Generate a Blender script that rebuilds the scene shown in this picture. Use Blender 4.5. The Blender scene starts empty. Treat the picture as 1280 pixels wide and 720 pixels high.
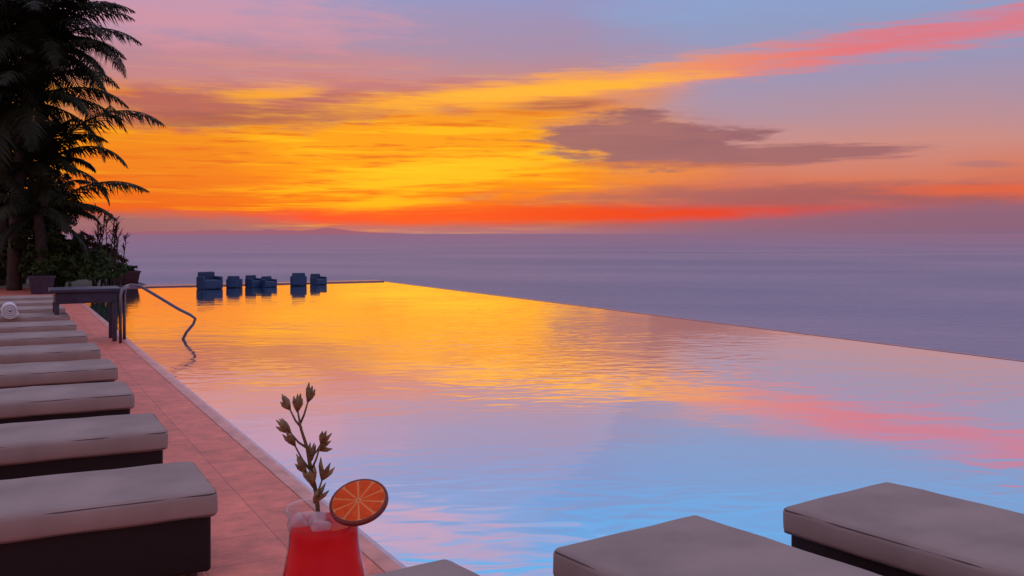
import bpy, bmesh, math, random
from mathutils import Vector, noise, Matrix
sc = bpy.context.scene
sc.view_settings.view_transform='Standard'; sc.view_settings.look='None'; sc.view_settings.exposure=0
YAW=math.radians(28.07); S,C=math.sin(YAW),math.cos(YAW); H=1.6
def W(px,d,z=0.0):
    r=(px-640)/1200*d
    return Vector((C*r+S*d, C*d-S*r, z))
def Zpy(py,d): return H-(py-292)/1200*d
def XonY(px,Y):
    t=(px-640)/1200
    return Y*(S+C*t)/(C-S*t)
def lin(c):
    o=[]
    for v in c[:3]:
        v/=255.0
        o.append(v/12.92 if v<=0.04045 else ((v+0.055)/1.055)**2.4)
    return (o[0],o[1],o[2],1.0)

# ---------------------------------------------------------------- helpers
def link(o,parent=None):
    sc.collection.objects.link(o)
    if parent: o.parent=parent
    return o
def mobj(name,verts,faces,mat=None,parent=None,smooth=False):
    me=bpy.data.meshes.new(name); me.from_pydata([tuple(v) for v in verts],[],faces)
    if mat: me.materials.append(mat)
    if smooth:
        for p in me.polygons: p.use_smooth=True
    me.update()
    return link(bpy.data.objects.new(name,me),parent)
def empty(name,loc=(0,0,0),rz=0):
    e=bpy.data.objects.new(name,None); e.location=loc; e.rotation_euler=(0,0,rz); e.empty_display_size=.1
    return link(e)
def box(name,x0,x1,y0,y1,z0,z1,mat,parent=None,bev=0.0):
    bm=bmesh.new(); bmesh.ops.create_cube(bm,size=1)
    for v in bm.verts:
        v.co=Vector(((x0+x1)/2+v.co.x*(x1-x0),(y0+y1)/2+v.co.y*(y1-y0),(z0+z1)/2+v.co.z*(z1-z0)))
    if bev>0: bmesh.ops.bevel(bm,geom=bm.edges[:],offset=bev,segments=3,affect='EDGES',profile=.5)
    me=bpy.data.meshes.new(name); bm.to_mesh(me); bm.free(); me.materials.append(mat)
    if bev>0:
        for p in me.polygons: p.use_smooth=True
    return link(bpy.data.objects.new(name,me),parent)
def tube_geo(pts,rads,n=8,closed=False):
    V=[];F=[]; N=len(pts); pts=[Vector(p) for p in pts]
    prev=None
    for i,p in enumerate(pts):
        a=pts[(i-1)%N] if (closed or i>0) else p
        b=pts[(i+1)%N] if (closed or i<N-1) else p
        t=(b-a).normalized()
        ref=prev if prev is not None else (Vector((0,0,1)) if abs(t.z)<.9 else Vector((1,0,0)))
        u=(ref-t*ref.dot(t)).normalized(); prev=u; w=t.cross(u)
        r=rads[i] if isinstance(rads,(list,tuple)) else rads
        for k in range(n):
            an=2*math.pi*k/n; V.append(p+u*math.cos(an)*r+w*math.sin(an)*r)
    M_=N if closed else N-1
    for i in range(M_):
        for k in range(n):
            j=(i+1)%N
            F.append((i*n+k,i*n+(k+1)%n,j*n+(k+1)%n,j*n+k))
    if not closed:
        F.append(tuple(range(n))[::-1]); F.append(tuple((N-1)*n+k for k in range(n)))
    return V,F
def tube(name,pts,r,mat,parent=None,n=10,closed=False):
    V,F=tube_geo(pts,r,n,closed); return mobj(name,V,F,mat,parent,True)
def merge(lst):
    V=[];F=[]
    for v,f in lst:
        o=len(V); V+=list(v); F+=[tuple(i+o for i in q) for q in f]
    return V,F
def lathe(name,prof,mat,parent=None,n=48,loc=(0,0,0)):
    V=[];F=[]
    for r,z in prof:
        for k in range(n):
            a=2*math.pi*k/n; V.append((r*math.cos(a),r*math.sin(a),z))
    for i in range(len(prof)-1):
        for k in range(n):
            F.append((i*n+k,i*n+(k+1)%n,(i+1)*n+(k+1)%n,(i+1)*n+k))
    o=mobj(name,V,F,mat,parent,True); o.location=loc; return o
def axis(h,r,n):
    a=[-h,-h+r*.15,-h+r*.4,-h+r*.7,-h+r]
    m=[-h+r+(2*h-2*r)*i/n for i in range(1,n)]
    return a+m+[-x for x in reversed(a)]
def rbox_mesh(name,hx,hy,hz,r,nx,ny,nz,mat,puff=0.0,wr=0.0,seed=0):
    ax=axis(hx,r,nx); ay=axis(hy,r,ny); az=axis(hz,r,nz)
    bm=bmesh.new()
    def grid(A,B,f):
        g=[[bm.verts.new(f(a,b)) for b in B] for a in A]
        for i in range(len(A)-1):
            for j in range(len(B)-1):
                bm.faces.new((g[i][j],g[i+1][j],g[i+1][j+1],g[i][j+1]))
    for s in(-1,1):
        grid(ax,ay,lambda a,b:(a,b,s*hz)); grid(ax,az,lambda a,b:(a,s*hy,b)); grid(ay,az,lambda a,b:(s*hx,a,b))
    bmesh.ops.remove_doubles(bm,verts=bm.verts[:],dist=1e-5)
    for v in bm.verts:
        p=v.co.copy()
        q=Vector((max(-hx+r,min(hx-r,p.x)),max(-hy+r,min(hy-r,p.y)),max(-hz+r,min(hz-r,p.z))))
        d=p-q
        if d.length>1e-7: p=q+d.normalized()*r
        fx=max(0,1-(abs(p.x)/hx)**6); fy=max(0,1-(abs(p.y)/hy)**6)
        if p.z>0:
            p.z+=puff*fx*fy
            if wr: p.z+=fx*fy*.006*noise.noise(Vector((p.x*2.2+seed*5,p.y*3,seed)))
        side=max(0,1-(p.z/hz)**2)
        p.y+=(1 if p.y>0 else -1)*puff*.6*side*fx*(1 if abs(abs(p.y)-hy)<r*.3 else 0)
        p.x+=(1 if p.x>0 else -1)*puff*.6*side*fy*(1 if abs(abs(p.x)-hx)<r*.3 else 0)
        if wr:
            nn=noise.noise(Vector((p.x*5+seed*7,p.y*5,p.z*6)))+.5*noise.noise(Vector((p.x*13+seed,p.y*13,p.z*13)))
            p+=d.normalized()*wr*nn if d.length>1e-7 else Vector((0,0,0))
        v.co=p
    bmesh.ops.recalc_face_normals(bm,faces=bm.faces[:])
    me=bpy.data.meshes.new(name); bm.to_mesh(me); bm.free(); me.materials.append(mat)
    for p in me.polygons:p.use_smooth=True
    return me

# ---------------------------------------------------------------- materials
def mat(name,col,rough=.6,metal=0,spec=.5,var=0.0,vscale=5,bump=0,bscale=60,trans=0,coords='Object',sheen=0):
    m=bpy.data.materials.new(name); m.use_nodes=True; nt=m.node_tree; b=nt.nodes['Principled BSDF']
    b.inputs['Base Color'].default_value=(*col,1); b.inputs['Roughness'].default_value=rough; b.inputs['Metallic'].default_value=metal
    b.inputs['Specular IOR Level'].default_value=spec; b.inputs['Transmission Weight'].default_value=trans
    if sheen: b.inputs['Sheen Weight'].default_value=sheen
    tc=nt.nodes.new('ShaderNodeTexCoord')
    if var:
        n=nt.nodes.new('ShaderNodeTexNoise'); n.inputs['Scale'].default_value=vscale; n.inputs['Detail'].default_value=3
        nt.links.new(tc.outputs[coords],n.inputs['Vector'])
        mr=nt.nodes.new('ShaderNodeMapRange'); mr.inputs[1].default_value=.3; mr.inputs[2].default_value=.7
        mr.inputs[3].default_value=1-var; mr.inputs[4].default_value=1+var
        nt.links.new(n.outputs[0],mr.inputs[0])
        mx=nt.nodes.new('ShaderNodeVectorMath'); mx.operation='SCALE'; mx.inputs[0].default_value=col
        nt.links.new(mr.outputs[0],mx.inputs['Scale']); nt.links.new(mx.outputs[0],b.inputs['Base Color'])
    if bump:
        n=nt.nodes.new('ShaderNodeTexNoise'); n.inputs['Scale'].default_value=bscale; n.inputs['Detail'].default_value=1
        nt.links.new(tc.outputs[coords],n.inputs['Vector'])
        bp=nt.nodes.new('ShaderNodeBump'); bp.inputs['Strength'].default_value=bump; bp.inputs['Distance'].default_value=.01
        nt.links.new(n.outputs[0],bp.inputs['Height']); nt.links.new(bp.outputs[0],b.inputs['Normal'])
    return m
m_cush=mat('cushion_fabric',(.32,.235,.212),.9,spec=.2,var=.16,vscale=3,bump=.3,bscale=350)
m_pipe=mat('cushion_piping',(.09,.06,.06),.8)
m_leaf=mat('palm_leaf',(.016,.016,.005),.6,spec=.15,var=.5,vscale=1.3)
m_leaf2=mat('shrub_leaf',(.035,.05,.012),.6,spec=.2,var=.6,vscale=1.2)
m_leaf3=mat('red_leaf',(.09,.035,.02),.5,spec=.3,var=.5,vscale=2)
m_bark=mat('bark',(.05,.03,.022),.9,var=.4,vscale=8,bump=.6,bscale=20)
m_steel=mat('dark_steel',(.16,.12,.15),.3,metal=1)
m_navy=mat('navy_fabric',(.012,.035,.10),.6,var=.2,bump=.2)
m_dark=mat('dark_timber',(.035,.022,.05),.45,var=.3,vscale=10)
m_planter=mat('planter_clay',(.06,.015,.02),.6,var=.2)
m_white=mat('white_towel',(.7,.68,.7),.9,var=.06,bump=.5,bscale=150)
m_wall=mat('terrace_wall_stone',(.25,.19,.17),.8,var=.25,vscale=1.5,bump=.5,bscale=8)
m_soil=mat('garden_soil',(.06,.05,.03),.95,var=.4,vscale=2,bump=.8,bscale=10)
m_tile=mat('pool_tile',(.35,.5,.6),.3,var=.1)
m_table=mat('table_top_wood',(.12,.06,.03),.35,var=.3,vscale=12)
def wicker():
    m=mat('dark_wicker',(.015,.007,.008),.6,spec=.3); nt=m.node_tree; b=nt.nodes['Principled BSDF']
    tc=nt.nodes.new('ShaderNodeTexCoord'); mp=nt.nodes.new('ShaderNodeMapping'); mp.inputs['Rotation'].default_value=(math.pi/2,0,0)
    br=nt.nodes.new('ShaderNodeTexBrick'); br.inputs['Scale'].default_value=22; br.inputs['Mortar Size'].default_value=.03
    br.inputs['Color1'].default_value=(1,1,1,1);br.inputs['Color2'].default_value=(.6,.6,.6,1);br.inputs['Mortar'].default_value=(0,0,0,1)
    br.inputs['Row Height'].default_value=.28
    nt.links.new(tc.outputs['Object'],mp.inputs[0]); nt.links.new(mp.outputs[0],br.inputs['Vector'])
    bp=nt.nodes.new('ShaderNodeBump'); bp.inputs['Strength'].default_value=.8; bp.inputs['Distance'].default_value=.006
    nt.links.new(br.outputs[0],bp.inputs['Height']); nt.links.new(bp.outputs[0],b.inputs['Normal'])
    return m
m_wick=wicker()
def deckmat():
    m=mat('terracotta_paving',(.4,.16,.12),.45); nt=m.node_tree; b=nt.nodes['Principled BSDF']; b.inputs['Specular IOR Level'].default_value=.3
    tc=nt.nodes.new('ShaderNodeTexCoord')
    br=nt.nodes.new('ShaderNodeTexBrick'); br.offset=0; br.inputs['Scale'].default_value=1
    br.inputs['Brick Width'].default_value=.42; br.inputs['Row Height'].default_value=.42; br.inputs['Mortar Size'].default_value=.004
    br.inputs['Mortar Smooth'].default_value=.4
    br.inputs['Color1'].default_value=(.80,.22,.15,1); br.inputs['Color2'].default_value=(.68,.19,.13,1); br.inputs['Mortar'].default_value=(.48,.14,.11,1)
    n=nt.nodes.new('ShaderNodeTexNoise'); n.inputs['Scale'].default_value=7; n.inputs['Detail'].default_value=6; n.inputs['Roughness'].default_value=.7
    nt.links.new(tc.outputs['Object'],br.inputs['Vector']); nt.links.new(tc.outputs['Object'],n.inputs['Vector'])
    mr=nt.nodes.new('ShaderNodeMapRange'); mr.inputs[1].default_value=.25; mr.inputs[2].default_value=.75; mr.inputs[3].default_value=.6; mr.inputs[4].default_value=1.25
    nt.links.new(n.outputs[0],mr.inputs[0])
    sc_=nt.nodes.new('ShaderNodeVectorMath'); sc_.operation='SCALE'
    nt.links.new(br.outputs[0],sc_.inputs[0]); nt.links.new(mr.outputs[0],sc_.inputs['Scale']); nt.links.new(sc_.outputs[0],b.inputs['Base Color'])
    r2=nt.nodes.new('ShaderNodeMapRange'); r2.inputs[3].default_value=.4; r2.inputs[4].default_value=.8; nt.links.new(n.outputs[0],r2.inputs[0]); nt.links.new(r2.outputs[0],b.inputs['Roughness'])
    bp=nt.nodes.new('ShaderNodeBump'); bp.inputs['Strength'].default_value=.5; bp.inputs['Distance'].default_value=.004
    ad=nt.nodes.new('ShaderNodeMath'); ad.operation='SUBTRACT'; nt.links.new(n.outputs[0],ad.inputs[0]); nt.links.new(br.outputs['Fac'],ad.inputs[1])
    nt.links.new(ad.outputs[0],bp.inputs['Height']); nt.links.new(bp.outputs[0],b.inputs['Normal'])
    return m
m_deck=deckmat()
m_coping=mat('coping_stone',(.66,.27,.21),.4,spec=.3,var=.2,vscale=6,bump=.2)
m_gut=mat('overflow_stone',(.50,.40,.46),.25,var=.15,vscale=9,bump=.15)

def watermat():
    m=bpy.data.materials.new('pool_water'); m.use_nodes=True; nt=m.node_tree; nt.nodes.clear(); L=nt.links
    out=nt.nodes.new('ShaderNodeOutputMaterial'); mix=nt.nodes.new('ShaderNodeMixShader')
    df=nt.nodes.new('ShaderNodeBsdfDiffuse'); df.inputs[0].default_value=(.10,.58,.90,1)
    gl=nt.nodes.new('ShaderNodeBsdfGlossy'); gl.inputs['Color'].default_value=(1,1,1,1); gl.inputs['Roughness'].default_value=.05
    fr=nt.nodes.new('ShaderNodeFresnel'); fr.inputs['IOR'].default_value=1.33
    mr=nt.nodes.new('ShaderNodeMapRange'); mr.inputs[1].default_value=.02; mr.inputs[2].default_value=.36; mr.inputs[3].default_value=.40; mr.inputs[4].default_value=.99
    L.new(fr.outputs[0],mr.inputs[0]); L.new(mr.outputs[0],mix.inputs[0]); L.new(df.outputs[0],mix.inputs[1]); L.new(gl.outputs[0],mix.inputs[2]); L.new(mix.outputs[0],out.inputs[0])
    tc=nt.nodes.new('ShaderNodeTexCoord')
    def nz(rot,scl,s,det,dist):
        mp=nt.nodes.new('ShaderNodeMapping'); mp.vector_type='TEXTURE'; mp.inputs['Rotation'].default_value=(0,0,rot); mp.inputs['Scale'].default_value=scl
        n=nt.nodes.new('ShaderNodeTexNoise'); n.inputs['Scale'].default_value=s; n.inputs['Detail'].default_value=det; n.inputs['Distortion'].default_value=dist
        L.new(tc.outputs['Object'],mp.inputs[0]); L.new(mp.outputs[0],n.inputs['Vector']); return n.outputs[0]
    a=nz(-YAW+.12,(1.9,1,1),5.0,1,.4); mask=nz(0,(1.3,1,1),.25,2,0)
    c=nz(-YAW-.25,(1.6,1,1),1.0,1,0)
    mm=nt.nodes.new('ShaderNodeMapRange'); mm.inputs[1].default_value=.38; mm.inputs[2].default_value=.62; mm.inputs[3].default_value=.12; mm.inputs[4].default_value=1.0
    L.new(mask,mm.inputs[0])
    ml_=nt.nodes.new('ShaderNodeMath'); ml_.operation='MULTIPLY'; L.new(a,ml_.inputs[0]); L.new(mm.outputs[0],ml_.inputs[1])
    ad=nt.nodes.new('ShaderNodeMath'); ad.operation='MULTIPLY_ADD'; L.new(c,ad.inputs[0]); ad.inputs[1].default_value=.85; L.new(ml_.outputs[0],ad.inputs[2])
    b1=nt.nodes.new('ShaderNodeBump'); b1.inputs['Distance'].default_value=.0052; b1.inputs['Strength'].default_value=1; L.new(ad.outputs[0],b1.inputs['Height'])
    L.new(b1.outputs[0],gl.inputs['Normal'])
    return m
m_pool=watermat()
def seamat():
    m=bpy.data.materials.new('sea_water'); m.use_nodes=True; nt=m.node_tree; L=nt.links; b=nt.nodes['Principled BSDF']
    b.inputs['Roughness'].default_value=.45
    tc=nt.nodes.new('ShaderNodeTexCoord')
    mp=nt.nodes.new('ShaderNodeMapping'); mp.vector_type='TEXTURE'; mp.inputs['Rotation'].default_value=(0,0,-YAW-.2); mp.inputs['Scale'].default_value=(2.6,1,1)
    n=nt.nodes.new('ShaderNodeTexNoise'); n.inputs['Scale'].default_value=.35; n.inputs['Detail'].default_value=5; n.inputs['Roughness'].default_value=.65
    L.new(tc.outputs['Object'],mp.inputs[0]); L.new(mp.outputs[0],n.inputs['Vector'])
    bp=nt.nodes.new('ShaderNodeBump'); bp.inputs['Strength'].default_value=1; bp.inputs['Distance'].default_value=1.9
    L.new(n.outputs[0],bp.inputs['Height']); L.new(bp.outputs[0],b.inputs['Normal'])
    n2=nt.nodes.new('ShaderNodeTexNoise'); n2.inputs['Scale'].default_value=.012; n2.inputs['Detail'].default_value=4; L.new(mp.outputs[0],n2.inputs['Vector'])
    cr=nt.nodes.new('ShaderNodeValToRGB'); cr.color_ramp.elements[0].position=.38; cr.color_ramp.elements[0].color=(.17,.17,.26,1)
    cr.color_ramp.elements[1].position=.62; cr.color_ramp.elements[1].color=(.31,.24,.32,1)
    L.new(n2.outputs[0],cr.inputs[0]); L.new(cr.outputs[0],b.inputs['Base Color'])
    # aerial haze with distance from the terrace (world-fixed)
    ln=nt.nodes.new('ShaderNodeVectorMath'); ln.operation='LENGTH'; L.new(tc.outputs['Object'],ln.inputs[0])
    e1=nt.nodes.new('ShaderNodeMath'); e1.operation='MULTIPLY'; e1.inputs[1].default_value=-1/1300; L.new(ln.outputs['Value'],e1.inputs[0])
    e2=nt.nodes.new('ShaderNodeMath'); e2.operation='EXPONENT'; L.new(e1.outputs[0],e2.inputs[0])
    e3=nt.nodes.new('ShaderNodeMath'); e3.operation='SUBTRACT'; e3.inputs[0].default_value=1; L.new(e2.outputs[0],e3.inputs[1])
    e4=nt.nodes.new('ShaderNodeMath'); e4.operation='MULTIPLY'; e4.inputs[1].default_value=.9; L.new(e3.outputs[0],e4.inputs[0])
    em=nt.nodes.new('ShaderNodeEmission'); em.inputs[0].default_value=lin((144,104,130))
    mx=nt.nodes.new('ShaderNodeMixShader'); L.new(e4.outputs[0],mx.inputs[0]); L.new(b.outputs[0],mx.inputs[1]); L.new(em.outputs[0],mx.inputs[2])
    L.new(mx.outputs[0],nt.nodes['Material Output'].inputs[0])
    return m
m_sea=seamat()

# ---------------------------------------------------------------- world / sky
w=bpy.data.worlds.new('World'); sc.world=w; w.use_nodes=True; nt=w.node_tree; nt.nodes.clear(); L=nt.links
def M(op,a,b=None,c=None):
    n=nt.nodes.new('ShaderNodeMath'); n.operation=op
    for i,v in enumerate((a,b,c)):
        if v is None: continue
        if isinstance(v,(int,float)): n.inputs[i].default_value=v
        else: L.new(v,n.inputs[i])
    return n.outputs[0]
def MR(v,a,b,c=0,d=1,smooth=True):
    n=nt.nodes.new('ShaderNodeMapRange'); n.interpolation_type='SMOOTHSTEP' if smooth else 'LINEAR'
    L.new(v,n.inputs[0]); n.inputs[1].default_value=a;n.inputs[2].default_value=b;n.inputs[3].default_value=c;n.inputs[4].default_value=d
    return n.outputs[0]
def MIX(f,a,b):
    n=nt.nodes.new('ShaderNodeMix'); n.data_type='RGBA'
    if isinstance(f,(int,float)): n.inputs[0].default_value=f
    else: L.new(f,n.inputs[0])
    for s,v in((6,a),(7,b)):
        if isinstance(v,tuple): n.inputs[s].default_value=v
        else: L.new(v,n.inputs[s])
    return n.outputs[2]
def ramp(v,stops):
    n=nt.nodes.new('ShaderNodeValToRGB'); cr=n.color_ramp
    while len(cr.elements)<len(stops): cr.elements.new(.5)
    for e,(p,c) in zip(cr.elements,stops): e.position=p
    for e,(p,c) in zip(cr.elements,stops): e.position=p; e.color=lin(c)
    L.new(v,n.inputs[0]); return n.outputs[0]
tc=nt.nodes.new('ShaderNodeTexCoord'); sp=nt.nodes.new('ShaderNodeSeparateXYZ'); L.new(tc.outputs['Generated'],sp.inputs[0])
x,y,z=sp.outputs
r_=M('SUBTRACT',M('MULTIPLY',x,C),M('MULTIPLY',y,S)); d_=M('ADD',M('MULTIPLY',x,S),M('MULTIPLY',y,C))
A=M('MULTIPLY',M('ARCTAN2',r_,d_),57.2958); E=M('MULTIPLY',M('ARCSINE',z),57.2958)
cbx=nt.nodes.new('ShaderNodeCombineXYZ'); L.new(A,cbx.inputs[0]); L.new(E,cbx.inputs[1]); AE=cbx.outputs[0]
def NZ(sa,se,det=4,rough=.55,off=0,dist=0,rot=0):
    mp=nt.nodes.new('ShaderNodeMapping'); mp.inputs['Scale'].default_value=(sa,se,1); mp.inputs['Location'].default_value=(0,0,off); L.new(AE,mp.inputs[0])
    n=nt.nodes.new('ShaderNodeTexNoise'); n.inputs['Scale'].default_value=1; n.inputs['Detail'].default_value=det; n.inputs['Roughness'].default_value=rough
    n.inputs['Distortion'].default_value=dist; L.new(mp.outputs[0],n.inputs['Vector']); return M('SUBTRACT',n.outputs[0],.5)
n_big=NZ(.10,.45,2,.55,0); n_mid=NZ(.22,1.3,4,.62,5); n_fine=NZ(.22,3.0,3,.62,9); n_str=NZ(.10,2.2,3,.6,14)
Ew=M('MULTIPLY_ADD',n_big,1.6,E); Ew2=M('MULTIPLY_ADD',n_mid,.6,E)
def q(px,py):
    a=math.atan((px-640)/1200); return math.degrees(a),math.degrees(math.atan((292-py)/1200*math.cos(a)))
def streak(p1,p2,h,soft=.4,nz=None,amt=0.,op=1.0):
    a1,e1=q(*p1);a2,e2=q(*p2); ac,ec=(a1+a2)/2,(e1+e2)/2; wa=math.hypot(a2-a1,e2-e1)/2; th=math.atan2(e2-e1,a2-a1); we=h*.04775*math.cos(math.radians(ac))
    mp=nt.nodes.new('ShaderNodeMapping'); mp.vector_type='TEXTURE'; mp.inputs['Location'].default_value=(ac,ec,0); mp.inputs['Rotation'].default_value=(0,0,th); mp.inputs['Scale'].default_value=(wa,we,1)
    L.new(AE,mp.inputs[0]); ln=nt.nodes.new('ShaderNodeVectorMath'); ln.operation='LENGTH'; L.new(mp.outputs[0],ln.inputs[0]); dd=ln.outputs['Value']
    if nz is not None: dd=M('MULTIPLY_ADD',nz,amt,dd)
    return MR(dd,1+soft,1-soft,0,op)
def K(e): return max(0,min(1,e/40))
E40=M('DIVIDE',M('MAXIMUM',Ew,0),40); E40b=M('DIVIDE',M('MAXIMUM',Ew2,0),40)
kh=MR(E,0.5,4)
Ee=M('ADD',M('MULTIPLY',E40,kh),M('MULTIPLY',E40b,M('SUBTRACT',1,kh)))
cen=ramp(Ee,[(K(0),(146,102,126)),(K(.55),(164,84,94)),(K(1.15),(226,70,34)),(K(2.1),(238,112,12)),(K(3.8),(246,150,6)),(K(6.3),(244,154,12)),(K(7.6),(228,130,44)),(K(8.8),(190,132,134)),(K(11),(162,138,168)),(K(14),(144,148,194)),(K(18),(112,176,236)),(K(24),(124,188,240)),(K(32),(180,180,210)),(K(40),(172,168,200))])
rig=ramp(Ee,[(K(0),(130,100,128)),(K(.9),(148,94,116)),(K(2),(198,96,88)),(K(3.2),(212,118,94)),(K(5),(202,138,130)),(K(7),(176,142,158)),(K(9),(156,146,178)),(K(12),(142,154,194)),(K(17),(122,174,230)),(K(24),(132,186,236)),(K(32),(180,180,210)),(K(40),(172,168,200))])
mf=MR(M('MULTIPLY_ADD',n_big,14,A),2,13)
back=MR(M('ABSOLUTE',A),45,100)
col=MIX(mf,cen,rig)
gz=streak((-100,190),(760,190),95,.45)
col=MIX(M('MULTIPLY',gz,MR(n_str,.0,.16,0,.85)),col,lin((253,184,12)))
col=MIX(M('MULTIPLY',gz,MR(n_fine,.0,.18,0,.75)),col,lin((218,92,16)))
col=MIX(streak((60,225),(330,225),60,.6,n_mid,1.2,.6),col,lin((230,96,30)))
col=MIX(streak((400,232),(700,200),18,.6,n_fine,2.5,.75),col,lin((255,196,24)))
col=MIX(streak((380,262),(560,250),7,.7,n_fine,2.5,.8),col,lin((255,184,20)))
col=MIX(streak((60,138),(560,118),22,.6,n_mid,3.2,.85),col,lin((170,90,94)))
col=MIX(streak((150,152),(460,140),10,.6,n_fine,3.2,.75),col,lin((152,78,80)))
col=MIX(streak((640,132),(760,128),7,.5,n_fine,2.0,.8),col,lin((165,88,78)))
col=MIX(streak((280,118),(400,112),9,.6,n_fine,2.5,.9),col,lin((248,164,38)))
col=MIX(streak((100,60),(560,100),26,.7,n_mid,3,.5),col,lin((204,128,136)))
col=MIX(streak((100,20),(500,40),20,.7,n_mid,3,.4),col,lin((196,138,158)))
col=MIX(streak((300,272),(1040,262),10,.6,n_mid,1.6,.95),col,lin((232,54,30)))
col=MIX(streak((330,272),(470,272),6,.6,n_mid,1.,.7),col,lin((242,48,42)))
col=MIX(streak((-200,280),(350,282),15,.5,n_mid,1.6,.9),col,lin((142,98,112)))
col=MIX(streak((720,246),(1330,240),13,.6,n_mid,2.2,.75),col,lin((152,90,98)))
col=MIX(streak((1000,275),(1500,262),15,.5,n_mid,1.8,.8),col,lin((136,98,122)))
col=MIX(streak((1110,238),(1400,236),7,.6,n_fine,1.8,.8),col,lin((228,98,62)))
col=MIX(streak((1190,204),(1270,206),4,.6,n_fine,1.8,.5),col,lin((160,110,120)))
scol=MIX(MR(A,-3,22),lin((254,170,42)),lin((228,114,122)))
col=MIX(streak((430,134),(1080,60),15,.6,n_fine,2.2,.85),col,scol)
col=MIX(streak((800,92),(1560,-28),17,.75,n_fine,3.0,.8),col,scol)
col=MIX(streak((560,122),(860,96),8,.6,n_fine,1.8,.9),col,lin((255,180,50)))
col=MIX(streak((690,172),(940,178),32,.22,n_mid,2.0,.95),col,lin((146,94,104)))
col=MIX(streak((720,160),(900,158),14,.8,n_fine,4,.35),col,lin((176,112,110)))
col=MIX(streak((800,199),(1140,186),12,.3,n_fine,1.6,.92),col,lin((156,100,106)))
col=MIX(streak((700,206),(940,206),5,.5,n_fine,1.6,.5),col,lin((204,108,66)))
# clouds higher up (above this view, mirrored in the pool)
col=MIX(streak((330,-70),(700,-120),34,.7,n_mid,1.8,.7),col,lin((246,158,146)))
col=MIX(streak((-60,-20),(420,20),40,.7,n_mid,2,.5),col,lin((226,152,164)))
col=MIX(back,col,ramp(Ee,[(0,(134,102,122)),(K(8),(170,132,148)),(K(20),(180,158,178)),(K(40),(172,168,200))]))
bg=nt.nodes.new('ShaderNodeBackground'); L.new(col,bg.inputs[0])
L.new(MR(E,12,35,1.0,1.3),bg.inputs[1])
sky=nt.nodes.new('ShaderNodeTexSky'); sky.sky_type='NISHITA'; sky.sun_disc=False; sky.sun_elevation=math.radians(2.5)
SUNAZ=YAW+math.atan((500-640)/1200); sky.sun_rotation=SUNAZ
bg2=nt.nodes.new('ShaderNodeBackground'); bg2.inputs[1].default_value=.004; L.new(sky.outputs[0],bg2.inputs[0])
ads=nt.nodes.new('ShaderNodeAddShader'); L.new(bg.outputs[0],ads.inputs[0]); L.new(bg2.outputs[0],ads.inputs[1])
wo=nt.nodes.new('ShaderNodeOutputWorld'); L.new(ads.outputs[0],wo.inputs[0])

sun=bpy.data.lights.new('sun','SUN'); sun.energy=.012; sun.angle=math.radians(30); sun.color=(1,.5,.25)
so=link(bpy.data.objects.new('sun',sun)); el=math.radians(3)
dv=Vector((math.sin(SUNAZ)*math.cos(el),math.cos(SUNAZ)*math.cos(el),math.sin(el))); so.rotation_euler=dv.to_track_quat('Z','Y').to_euler()

# ---------------------------------------------------------------- sea, hills, terrace, pool
R=60000
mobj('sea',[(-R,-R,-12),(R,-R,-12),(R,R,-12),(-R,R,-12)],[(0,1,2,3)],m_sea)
def hills():
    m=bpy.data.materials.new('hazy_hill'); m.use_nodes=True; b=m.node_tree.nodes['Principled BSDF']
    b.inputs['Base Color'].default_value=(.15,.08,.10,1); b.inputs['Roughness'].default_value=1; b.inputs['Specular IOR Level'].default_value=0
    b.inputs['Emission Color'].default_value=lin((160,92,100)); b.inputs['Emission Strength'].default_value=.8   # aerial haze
    V=[];F=[];n=120
    for i in range(n+1):
        px=60+ (440)*i/n; d=24000
        p=W(px,d,-12); f=math.sin(math.pi*i/n)**.6
        hh=f*(50+70*(noise.noise(Vector((i*.06,3,0)))+.35)+30*noise.noise(Vector((i*.25,1,0)))) + 110*math.exp(-((px-405)/26)**2)
        V+= [p, p+Vector((0,0,max(5,hh)))*1.0+Vector((S*300,C*300,12)), p+Vector((S*3000,C*3000,0))]
    for i in range(n):
        a=i*3;F+=[(a,a+3,a+4,a+1),(a+1,a+4,a+5,a+2)]
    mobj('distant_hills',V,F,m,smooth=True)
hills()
PX0,PX1,PY0,PY1=1.66,11.28,3.3,30.2
CW=.09; FW=.8
DZ=.035
box('terrace_base',-30,PX0-CW-.004,-12,31.3,-12,DZ-.004,m_wall)
mobj('paved_deck',[(-30,-12,DZ),(PX0-CW-.004,-12,DZ),(PX0-CW-.004,31.3,DZ),(-30,31.3,DZ)],[(0,1,2,3)],m_deck)
box('terrace_base',PX0-CW-.002,14,-12,PY0-CW-.004,-12,DZ-.004,m_wall)
mobj('paved_deck',[(PX0-CW-.002,-12,DZ),(14,-12,DZ),(14,PY0-CW-.004,DZ),(PX0-CW-.002,PY0-CW-.004,DZ)],[(0,1,2,3)],m_deck)
box('garden_bed',-30,4.1,31.303,46,-12,-.02,m_soil)
pool=empty('infinity_pool')
box('pool_shell',PX0-CW+.002,PX1+.12,PY0-CW+.002,PY1+FW,-12,-.03,m_tile,pool)
mobj('water_surface',[(PX0,PY0,0),(PX1,PY0,0),(PX1,PY1,0),(PX0,PY1,0)],[(0,1,2,3)],m_pool,pool)
box('coping_side',PX0-CW,PX0,PY0-CW,PY1+FW,-.028,DZ+.004,m_coping,pool,.006)
box('overflow_strip',PX0+.002,PX0+.055,PY0+.002,PY1-.002,-.028,.006,m_gut,pool)
box('coping_near',PX0+.002,PX1+.12,PY0-CW,PY0,-.028,DZ+.003,m_coping,pool,.006)
m_wet=mat('wet_edge_stone',(.26,.12,.14),.25,var=.2,vscale=3,bump=.1)
box('weir_edge_right',PX1,PX1+.12,PY0+.002,PY1+FW,-.029,.004,m_wet,pool)
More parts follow.
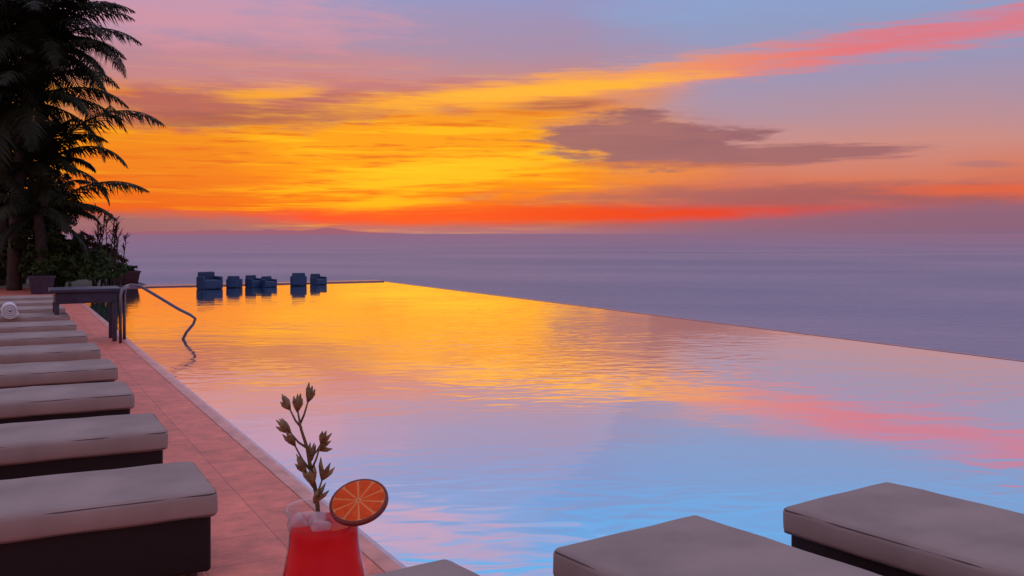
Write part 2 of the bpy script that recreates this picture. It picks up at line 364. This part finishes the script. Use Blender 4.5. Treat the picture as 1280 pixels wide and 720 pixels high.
box('weir_edge_far',PX0+.002,PX1-.002,PY1,PY1+FW,-.029,.03,m_wet,pool)
# ---------------------------------------------------------------- loungers
LH=.45
cm=[rbox_mesh('cushion',1.0,.335,.058,.026,22,9,2,m_cush,.010,.004,s) for s in range(3)]
bm_=rbox_mesh('wicker_base',.975,.31,.15,.02,8,4,3,m_wick)
def rrect(hx,hy,r,z,n=6):
    P=[]
    for cx,cy,a0 in((hx-r,hy-r,0),(-hx+r,hy-r,90),(-hx+r,-hy+r,180),(hx-r,-hy+r,270)):
        for i in range(n+1):
            a=math.radians(a0+90*i/n); P.append((cx+r*math.cos(a),cy+r*math.sin(a),z))
    return P
pv,pf=merge([tube_geo(rrect(.995,.330,.028,zz),.004,6,True) for zz in(.045,-.047)])
pm=bpy.data.meshes.new('piping'); pm.from_pydata([tuple(v) for v in pv],[],pf); pm.materials.append(m_pipe)
legv=[]
for sx in(-.9,.9):
    for sy in(-.24,.24):
        legv.append(tube_geo([(sx,sy,0),(sx,sy,.05)],.025,10))
lv,lf=merge(legv); lm=bpy.data.meshes.new('legs'); lm.from_pydata([tuple(v) for v in lv],[],lf); lm.materials.append(m_dark)
rng=random.Random(4)
def lounger(cx,cy,rz,i,wy=1):
    e=empty('sun_lounger',(cx,cy,DZ),rz+rng.uniform(-.015,.015))
    for nm,me,zz in(('cushion',cm[i%3],LH-DZ-.066),('piping',pm,LH-DZ-.066),('wicker_base',bm_,.04+.15),('legs',lm,0)):
        o=link(bpy.data.objects.new(nm,me),e); o.location=(0,0,zz)
    e.scale=(1,wy,1)
    return e
for i in range(11):
    lounger(.885-1.0+rng.uniform(-.025,.02),4.78+1.5*i,0,i)
for i in range(3):
    lounger(2.29+1.13*(i-1),3.115-1.0,math.pi/2+.11,i+1,1.13)

# ---------------------------------------------------------------- handrail, table, planters, towel
hr=empty('pool_handrail')
tube('rail',[(1.62,15.2,DZ),(1.62,15.2,.72),(1.64,15.2,.80),(1.72,15.2,.84),(1.84,15.2,.82),(2.38,15.2,.46),(2.56,15.2,.36),(2.63,15.2,.3),(2.6,15.2,.22),(2.5,15.2,.1),(2.44,15.2,-.02)],.022,m_steel,hr)
tube('post',[(1.52,14.75,DZ),(1.52,14.75,.72),(1.55,14.8,.8),(1.62,15.0,.83),(1.69,15.2,.835)],.022,m_steel,hr)
tb=empty('outdoor_table')
box('top',.62,1.56,14.95,15.65,.76,.81,m_dark,tb,.01); box('apron',.69,1.49,15.02,15.58,.60,.758,m_dark,tb,.005)
for a in(.71,1.47):
    for b_ in(15.04,15.56): box('leg',a-.03,a+.03,b_-.03,b_+.03,DZ,.60,m_dark,tb,.005)
def planter(px,d,wd,ht,m):
    p=W(px,d); e=empty('planter_box',(p.x,p.y,DZ))
    h=wd/2
    prof=[(h*.82,0),(h,ht),(h*1.06,ht),(h*1.06,ht+.05),(h*.9,ht+.05),(h*.88,ht-.05),(0.001,ht-.05)]
    V=[];F=[]
    for rr,zz in prof:
        V+=[(rr,rr,zz),(-rr,rr,zz),(-rr,-rr,zz),(rr,-rr,zz)]
    for i in range(len(prof)-1):
        for k in range(4): F.append((i*4+k,i*4+(k+1)%4,(i+1)*4+(k+1)%4,(i+1)*4+k))
    mobj('pot',V,F,m,e); return e,p
def leafcloud(blobs,n,size,rng,asp=.4,shell=.5):
    V=[];F=[]
    tot=sum(b[3]*b[4]*b[5] for b in blobs)
    for bx,by,bz,rx,ry,rz in blobs:
        k=int(n*rx*ry*rz/tot)+1
        cl=[]
        for _ in range(max(3,k//28)):
            v=Vector((rng.gauss(0,1),rng.gauss(0,1),rng.gauss(0,1))).normalized()*rng.uniform(shell,1)
            cl.append(v)
        for _ in range(k):
            c=rng.choice(cl)+Vector((rng.gauss(0,1),rng.gauss(0,1),rng.gauss(0,1)))*.11
            p=Vector((bx+c.x*rx,by+c.y*ry,bz+c.z*rz))
            d=Vector((rng.gauss(0,1),rng.gauss(0,1),rng.gauss(0,.8))).normalized(); s=size*rng.uniform(.5,1.3)
            u=d.orthogonal().normalized(); u=(Matrix.Rotation(rng.uniform(0,6.28),3,d)@u)
            o=len(V); V+=[p-d*s*.5,p+u*s*asp*.5,p+d*s*.5-Vector((0,0,s*.15)),p-u*s*asp*.5]; F.append((o,o+1,o+2,o+3))
    return V,F
rg=random.Random(11)
e,p=planter(157,29.3,.75,.38,m_planter)
V,F=leafcloud([(0,0,.5,.3,.3,.14)],500,.12,rg); mobj('plant',V,F,m_leaf2,e)
e,p=planter(52,25,.6,.42,m_dark)
V,F=leafcloud([(0,0,.65,.3,.3,.2)],400,.14,rg); mobj('plant',V,F,m_leaf2,e)
tw=empty('rolled_towel',(*W(12,13.2)[:2],LH+.1))
sp_=[]
for i in range(60):
    a=i*.42; rr=.02+.0035*i*.42*1.1; sp_.append((rr*math.cos(a),rr*math.sin(a)))
V=[];F=[]
for i,(a,b_) in enumerate(sp_): V+=[(a,-.22,b_),(a,.22,b_)]
for i in range(len(sp_)-1): F.append((2*i,2*i+1,2*i+3,2*i+2))
o=mobj('towel',V,F,m_white,tw,True); sm=o.modifiers.new('s','SOLIDIFY'); sm.thickness=.018

# chairs in the pool
cs=rbox_mesh('seat',.27,.26,.12,.04,4,4,2,m_navy); cb=rbox_mesh('backrest',.27,.06,.22,.04,4,2,3,m_navy); ca=rbox_mesh('arm',.05,.24,.17,.035,2,4,2,m_navy)
def pool_chair(px,Y,s,rz):
    e=empty('pool_armchair',(XonY(px,Y),Y,0),rz)
    for nm,me,loc in(('seat',cs,(0,0,.13)),('backrest',cb,(0,.24,.24)),('arm_1',ca,(-.29,0,.17)),('arm_2',ca,(.29,0,.17))):
        o=link(bpy.data.objects.new(nm,me),e); o.location=loc
    e.scale=(s*.85,s,s*1.02)
for px,Y,s,rz in((262,28.6,1.05,.2),(293,29,.75,2.8),(318,29,.75,.4),(336,28.8,.68,.2),(373,29.2,.85,2.9),(398,29.4,.72,.3)):
    pool_chair(px,Y,s,rz)

# ---------------------------------------------------------------- palms and shrubs
def frond(V,F,base,az,elev,Ln,droop,rng,nl=50,lw=.055):
    n=18; p=Vector(base); el=elev; st=Ln/n; pts=[p.copy()]; tan=[]
    azv=az
    for i in range(n):
        d=Vector((math.cos(azv)*math.cos(el),math.sin(azv)*math.cos(el),math.sin(el))); tan.append(d); p=p+d*st; pts.append(p.copy())
        el-=droop*(0.35+1.3*i/n)/n*1.0; azv+=rng.uniform(-.02,.02)
    tan.append(tan[-1])
    v,f=tube_geo(pts,[.035*(1-.8*i/n) for i in range(n+1)],4); o=len(V); V+=v; F+=[tuple(i+o for i in q_) for q_ in f]
    for k in range(nl):
        t=.1+.9*k/(nl-1); fi=min(n-1e-3,t*n); i=int(fi); q0=pts[i].lerp(pts[i+1],fi-i); T=tan[i]
        side=T.cross(Vector((0,0,1)))
        if side.length<.05: side=Vector((1,0,0))
        side.normalize(); l=Ln*.27*(math.sin(math.pi*min(1,.12+t*.86))**.7)*rng.uniform(.75,1.1)
        for s in(-1,1):
            dn=rng.uniform(.15,.75)
            d1=(side*s+T*.65+Vector((0,0,-dn*.5))).normalized(); d2=(side*s*.7+T*.5+Vector((0,0,-dn*2))).normalized()
            a=q0; b=a+d1*l*.5; c=b+d2*l*.5; wv=T*lw*.5
            o=len(V); V+=[a-wv*.6,a+wv*.6,b+wv,b-wv,c]; F+=[(o,o+1,o+2,o+3),(o+3,o+2,o+4)]
def palm(px,d,pyc,nf,Ln,seed,special=(),emin=-25):
    rng=random.Random(seed); b=W(px,d,-.05); zc=Zpy(pyc,d); e=empty('palm_tree',b)
    lean=Vector((rng.uniform(-.3,.3),rng.uniform(-.3,.3),0)); N=24
    tp=[Vector((lean.x*(i/N)**2,lean.y*(i/N)**2,(zc+.05)*i/N)) for i in range(N+1)]
    tube('trunk',tp,[.19*(1-.4*i/N)*(1+.07*(i%2)) for i in range(N+1)],m_bark,e,12)
    V=[];F=[]
    for k in range(nf):
        az=k*2.39996+rng.uniform(-.2,.2); el=math.radians(80-(80-emin)*(k/nf)+rng.uniform(-8,8))
        frond(V,F,tp[-1]+Vector((0,0,rng.uniform(-.15,.1))),az,el,Ln*rng.uniform(.8,1.15),rng.uniform(1.3,1.9),rng)
    for az,el,l,dr in special:
        frond(V,F,tp[-1],az,math.radians(el),l,dr,rng,60)
    mobj('fronds',V,F,m_leaf,e)
RA=-YAW
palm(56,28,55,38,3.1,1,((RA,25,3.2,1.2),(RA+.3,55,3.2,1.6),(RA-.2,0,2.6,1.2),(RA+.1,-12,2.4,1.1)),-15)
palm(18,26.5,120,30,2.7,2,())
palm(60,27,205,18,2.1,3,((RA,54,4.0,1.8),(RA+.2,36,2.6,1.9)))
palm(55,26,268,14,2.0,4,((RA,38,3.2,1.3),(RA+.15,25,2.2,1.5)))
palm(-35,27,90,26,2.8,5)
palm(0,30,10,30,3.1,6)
def shrub(name,px,d,blobs_px,n,size,m,seed,asp=.4):
    rng=random.Random(seed); b=W(px,d,-.03); e=empty(name,b); bl=[]
    for qx,qy,rw,rh in blobs_px:
        p=W(qx,d+rng.uniform(-.8,.8),Zpy(qy,d)); k=d/1200
        bl.append((p.x-b.x,p.y-b.y,p.z-b.z,rw*k,rw*k*1.1,rh*k))
    V,F=leafcloud(bl,n,size,rng,asp); mobj('foliage',V,F,m,e)
    G=[]
    for i,(x0,y0,z0,rx,ry,rz) in enumerate(bl):
        for _ in range(3):
            en=Vector((x0+rng.uniform(-.7,.7)*rx,y0+rng.uniform(-.7,.7)*ry,z0+rng.uniform(-.2,.8)*rz)); st=Vector((rng.uniform(-.3,.3),rng.uniform(-.3,.3),0))
            pts=[st.lerp(en,t/5)+Vector((0,0,.25*math.sin(math.pi*t/5))) for t in range(6)]
            G.append(tube_geo(pts,[.04*(1-.15*t) for t in range(6)],5))
    V,F=merge(G); mobj('branches',V,F,m_bark,e,True)
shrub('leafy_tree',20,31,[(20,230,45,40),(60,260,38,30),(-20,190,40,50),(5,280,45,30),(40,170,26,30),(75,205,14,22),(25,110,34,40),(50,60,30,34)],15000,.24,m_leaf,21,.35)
shrub('tropical_shrub',70,27,[(20,325,40,24),(70,328,38,22),(110,330,28,22),(135,340,20,14),(90,310,24,18),(50,300,30,20),(-20,320,30,30)],11000,.2,m_leaf2,22)
shrub('tropical_shrub',128,28,[(125,318,22,15),(143,330,14,12),(105,300,14,12)],1600,.26,m_leaf3,23,.22)
rng=random.Random(9); e=empty('dracaena_plant',W(140,28,-.03)); V=[];F=[];G=[]
for i in range(11):
    px=rng.uniform(112,160); top=rng.uniform(262,300); tgt=W(px+rng.uniform(-4,12),28,Zpy(top,28))-W(140,28,-.03); st=W(min(px,150),28,0)-W(140,28,0)
    pts=[st.lerp(tgt,t/6)+Vector((0,0,.1*math.sin(t))) for t in range(7)]; G.append(tube_geo(pts,[.022*(1-.1*t) for t in range(7)],5))
    for k in range(16):
        a=rng.uniform(0,6.28); d=Vector((math.cos(a),math.sin(a),rng.uniform(.4,2.2))).normalized(); q0=tgt-(tgt-st)*rng.uniform(0,.35); l=rng.uniform(.2,.42); u=d.cross(Vector((0,0,1))).normalized()*.018
        o=len(V); V+=[q0-u,q0+u,q0+d*l*.6+u,q0+d*l*.6-u,q0+d*l-Vector((0,0,.06))]; F+=[(o,o+1,o+2,o+3),(o+3,o+2,o+4)]
mobj('leaves',V,F,m_leaf3,e); V,F=merge(G); mobj('stems',V,F,m_bark,e)

# ---------------------------------------------------------------- bar table + cocktail
GD=1.2; gp=W(405,GD); TZ=1.065
bt=empty('bar_table',(gp.x,gp.y,DZ))
lathe('top',[(0.001,TZ-DZ-.03),(.21,TZ-DZ-.03),(.222,TZ-DZ-.024),(.225,TZ-DZ-.012),(.222,TZ-DZ-.003),(.215,TZ-DZ),(0.001,TZ-DZ)],m_table,bt)
lathe('column',[(.03,.03),(.03,TZ-DZ-.03)],m_dark,bt); lathe('foot',[(.001,.0),(.2,.0),(.2,.012),(.06,.03),(.03,.05)],m_dark,bt)
ck=empty('cocktail_glass',(gp.x,gp.y,TZ))
mg=bpy.data.materials.new('clear_glass'); mg.use_nodes=True; n_=mg.node_tree; n_.nodes.clear()
o_=n_.nodes.new('ShaderNodeOutputMaterial'); mx=n_.nodes.new('ShaderNodeMixShader'); tr=n_.nodes.new('ShaderNodeBsdfTransparent'); gg=n_.nodes.new('ShaderNodeBsdfGlossy'); lw=n_.nodes.new('ShaderNodeLayerWeight')
lw.inputs[0].default_value=.5; pw=n_.nodes.new('ShaderNodeMath'); pw.operation='POWER'; pw.inputs[1].default_value=4; n_.links.new(lw.outputs['Facing'],pw.inputs[0])
ma=n_.nodes.new('ShaderNodeMath'); ma.operation='MULTIPLY_ADD'; ma.inputs[1].default_value=.6; ma.inputs[2].default_value=.03; n_.links.new(pw.outputs[0],ma.inputs[0])
gg.inputs['Roughness'].default_value=.02; tr.inputs[0].default_value=(.97,.97,.98,1)
n_.links.new(ma.outputs[0],mx.inputs[0]); n_.links.new(tr.outputs[0],mx.inputs[1]); n_.links.new(gg.outputs[0],mx.inputs[2]); n_.links.new(mx.outputs[0],o_.inputs[0])
prof=[(.001,.004),(.034,.004),(.037,.002),(.037,.0),(.037,.003),(.02,.008),(.009,.014),(.008,.022),(.014,.032),(.032,.046),(.045,.068),(.0515,.092),(.0508,.110),(.0470,.130),(.0440,.148),(.0430,.164),(.0440,.180),(.0465,.192),(.0465,.1935),(.0447,.192),(.0422,.180),(.0412,.168)]
lathe('glass',prof,mg,ck,64)
ml=bpy.data.materials.new('red_cocktail'); ml.use_nodes=True; n_=ml.node_tree; bb=n_.nodes['Principled BSDF']
bb.inputs['Roughness'].default_value=.25; bb.inputs['Specular IOR Level'].default_value=.2
tl=n_.nodes.new('ShaderNodeBsdfTranslucent'); tl.inputs[0].default_value=(1,.012,.03,1); mx=n_.nodes.new('ShaderNodeMixShader'); mx.inputs[0].default_value=.5
tn=n_.nodes.new('ShaderNodeTexCoord'); gr=n_.nodes.new('ShaderNodeTexNoise'); gr.inputs['Scale'].default_value=30; n_.links.new(tn.outputs['Object'],gr.inputs['Vector'])
cr=n_.nodes.new('ShaderNodeValToRGB'); cr.color_ramp.elements[0].color=(.88,.006,.02,1); cr.color_ramp.elements[1].color=(1,.022,.03,1); cr.color_ramp.elements[0].position=.35; cr.color_ramp.elements[1].position=.65
n_.links.new(gr.outputs[0],cr.inputs[0]); n_.links.new(cr.outputs[0],bb.inputs['Base Color'])
n_.links.new(bb.outputs[0],mx.inputs[1]); n_.links.new(tl.outputs[0],mx.inputs[2]); n_.links.new(mx.outputs[0],n_.nodes['Material Output'].inputs[0])
ll=[(.001,.0345),(.012,.0365),(.0298,.0485),(.0437,.0685),(.0501,.0925),(.0494,.110),(.0456,.130),(.0426,.148),(.0415,.162),(.0414,.1745),(.037,.1735),(.001,.173)]
lathe('drink',ll,ml,ck,48)
mi=mat('ice',(.9,.70,.70),.1,trans=.6,bump=.4,bscale=80); mi.node_tree.nodes['Principled BSDF'].inputs['IOR'].default_value=1.15
ri=random.Random(3)
im=rbox_mesh('ice_cube',.011,.011,.011,.004,2,2,2,mi)
for i,(a,rr,zz) in enumerate(((2.4,.02,.174),(4.2,.022,.172),(3.4,.006,.174),(2.9,.031,.173))):
    o=link(bpy.data.objects.new('ice_cube',im),ck); o.location=(rr*math.cos(a),rr*math.sin(a),zz); o.rotation_euler=(ri.random()*3,ri.random()*3,ri.random()*3)
mr_=mat('orange_rind',(.20,.02,.008),.5,bump=.4,bscale=600); mp_=mat('orange_pith',(.78,.24,.06),.6)
mfl=mat('orange_flesh',(.92,.13,.02),.6,spec=.2,var=.15,vscale=150,bump=.15,bscale=300)
nf_=mfl.node_tree; tl=nf_.nodes.new('ShaderNodeBsdfTranslucent'); tl.inputs[0].default_value=(1,.20,.03,1); mx=nf_.nodes.new('ShaderNodeMixShader'); mx.inputs[0].default_value=.4
nf_.links.new(nf_.nodes['Principled BSDF'].outputs[0],mx.inputs[1]); nf_.links.new(tl.outputs[0],mx.inputs[2]); nf_.links.new(mx.outputs[0],nf_.nodes['Material Output'].inputs[0])
ow=empty('orange_slice'); ow.parent=ck
th=.0035
prf=[(.0330,-th),(.0355,-th),(.0368,-th*.6),(.037,0),(.0368,th*.6),(.0355,th),(.0330,th)]
lathe('rind',prf,mr_,ow,64); lathe('pith',[(.001,-th*.9),(.0336,-th*.95)],mp_,ow,64); lathe('pith_front',[(.0336,th*.95),(.001,th*.9)],mp_,ow,64)
V=[];F=[]
for s in(-1,1):
    for k in range(10):
        a0=2*math.pi*k/10+.045; a1=2*math.pi*(k+1)/10-.045; o=len(V)
        mid=(a0+a1)/2
        ring=[(.003*math.cos(mid),.003*math.sin(mid))]
        for j in range(7):
            a=a0+(a1-a0)*j/6; rr=.0325-(.0018 if j in(0,6) else 0); ring.append((rr*math.cos(a),rr*math.sin(a)))
        for a_,b_ in ring: V.append((a_,b_,s*(th+.0001)))
        cx=sum(a for a,b in ring)/8; cy=sum(b for a,b in ring)/8
        V.append((cx,cy,s*(th+.0012)))
        for j in range(8): F.append((o+j,o+(j+1)%8,o+8) if s>0 else (o+(j+1)%8,o+j,o+8))
mobj('segments',V,F,mfl,ow,True)
rt=Vector((C,-S,0)); fw=Vector((S,C,0))
ow.location=rt*.044-fw*.002+Vector((0,0,.200))
nrm=(-fw*.52-rt*.10+Vector((0,0,.84))).normalized(); ow.rotation_euler=nrm.to_track_quat('Z','Y').to_euler()
ms=mat('dried_stem',(.12,.075,.025),.6,var=.3,vscale=40); mb=mat('dried_bud',(.20,.11,.04),.55,var=.5,vscale=90,bump=.4,bscale=200)
sg=empty('orchid_sprig'); sg.parent=ck
def SP(px,py,dd=0): return rt*((px-405)/1000)+fw*dd+Vector((0,0,(Zpy(py,GD)-TZ)))
main=[SP(396,690,.01),SP(396,650,.01),SP(394,620,.008),SP(388,590,.004),SP(384,560,0),SP(377,535,-.004),SP(373,510,-.006)]
G=[tube_geo(main,[.0030,.0030,.0028,.0026,.0022,.0017,.001],8)]
br=[((388,590),(403,552)),((384,560),(362,540)),((386,568),(398,562)),((377,535),(360,512)),((375,530),(384,502)),((394,612),(382,590)),((394,620),(402,600)),((388,588),(368,556))]
buds=[]
for (a,b),(c,d) in br:
    dd=rg.uniform(-.008,.008); G.append(tube_geo([SP(a,b),SP((a+c)/2,(b+d)/2+3,dd*.5),SP(c,d,dd)],[.0017,.0014,.001],6)); buds.append((SP(c,d,dd),(SP(c,d,dd)-SP(a,b)).normalized()))
buds.append((SP(373,512,-.006),Vector((0,0,1))))
buds+= [(SP(392,604,-.004),Vector((-.3,0,1)).normalized()),(SP(386,578,.004),Vector((.3,.2,1)).normalized()),(SP(394,626,-.004),Vector((.4,-.3,1)).normalized())]
V,F=merge(G); mobj('stem',V,F,ms,sg,True)
G=[]
for p,d in buds:
    for k in range(4):
        a=k*1.57+rg.random(); u=d.orthogonal().normalized(); u=Matrix.Rotation(a,3,d)@u; dd=(d+u*rg.uniform(.1,.55)).normalized(); l=rg.uniform(.014,.027)
        G.append(tube_geo([p-d*.002,p+dd*l*.3,p+dd*l*.6+u*.001,p+dd*l],[.001,.0034,.0028,.0004],7))
V,F=merge(G); mobj('buds',V,F,mb,sg,True)

# ---------------------------------------------------------------- camera
cam=bpy.data.cameras.new('camera'); co=link(bpy.data.objects.new('camera',cam)); co.location=(0,0,H)
co.rotation_euler=(math.pi/2,0,-YAW); cam.sensor_width=36; cam.lens=36*1200/1280; cam.shift_y=-68/1280; cam.clip_start=.05; cam.clip_end=200000
sc.camera=co
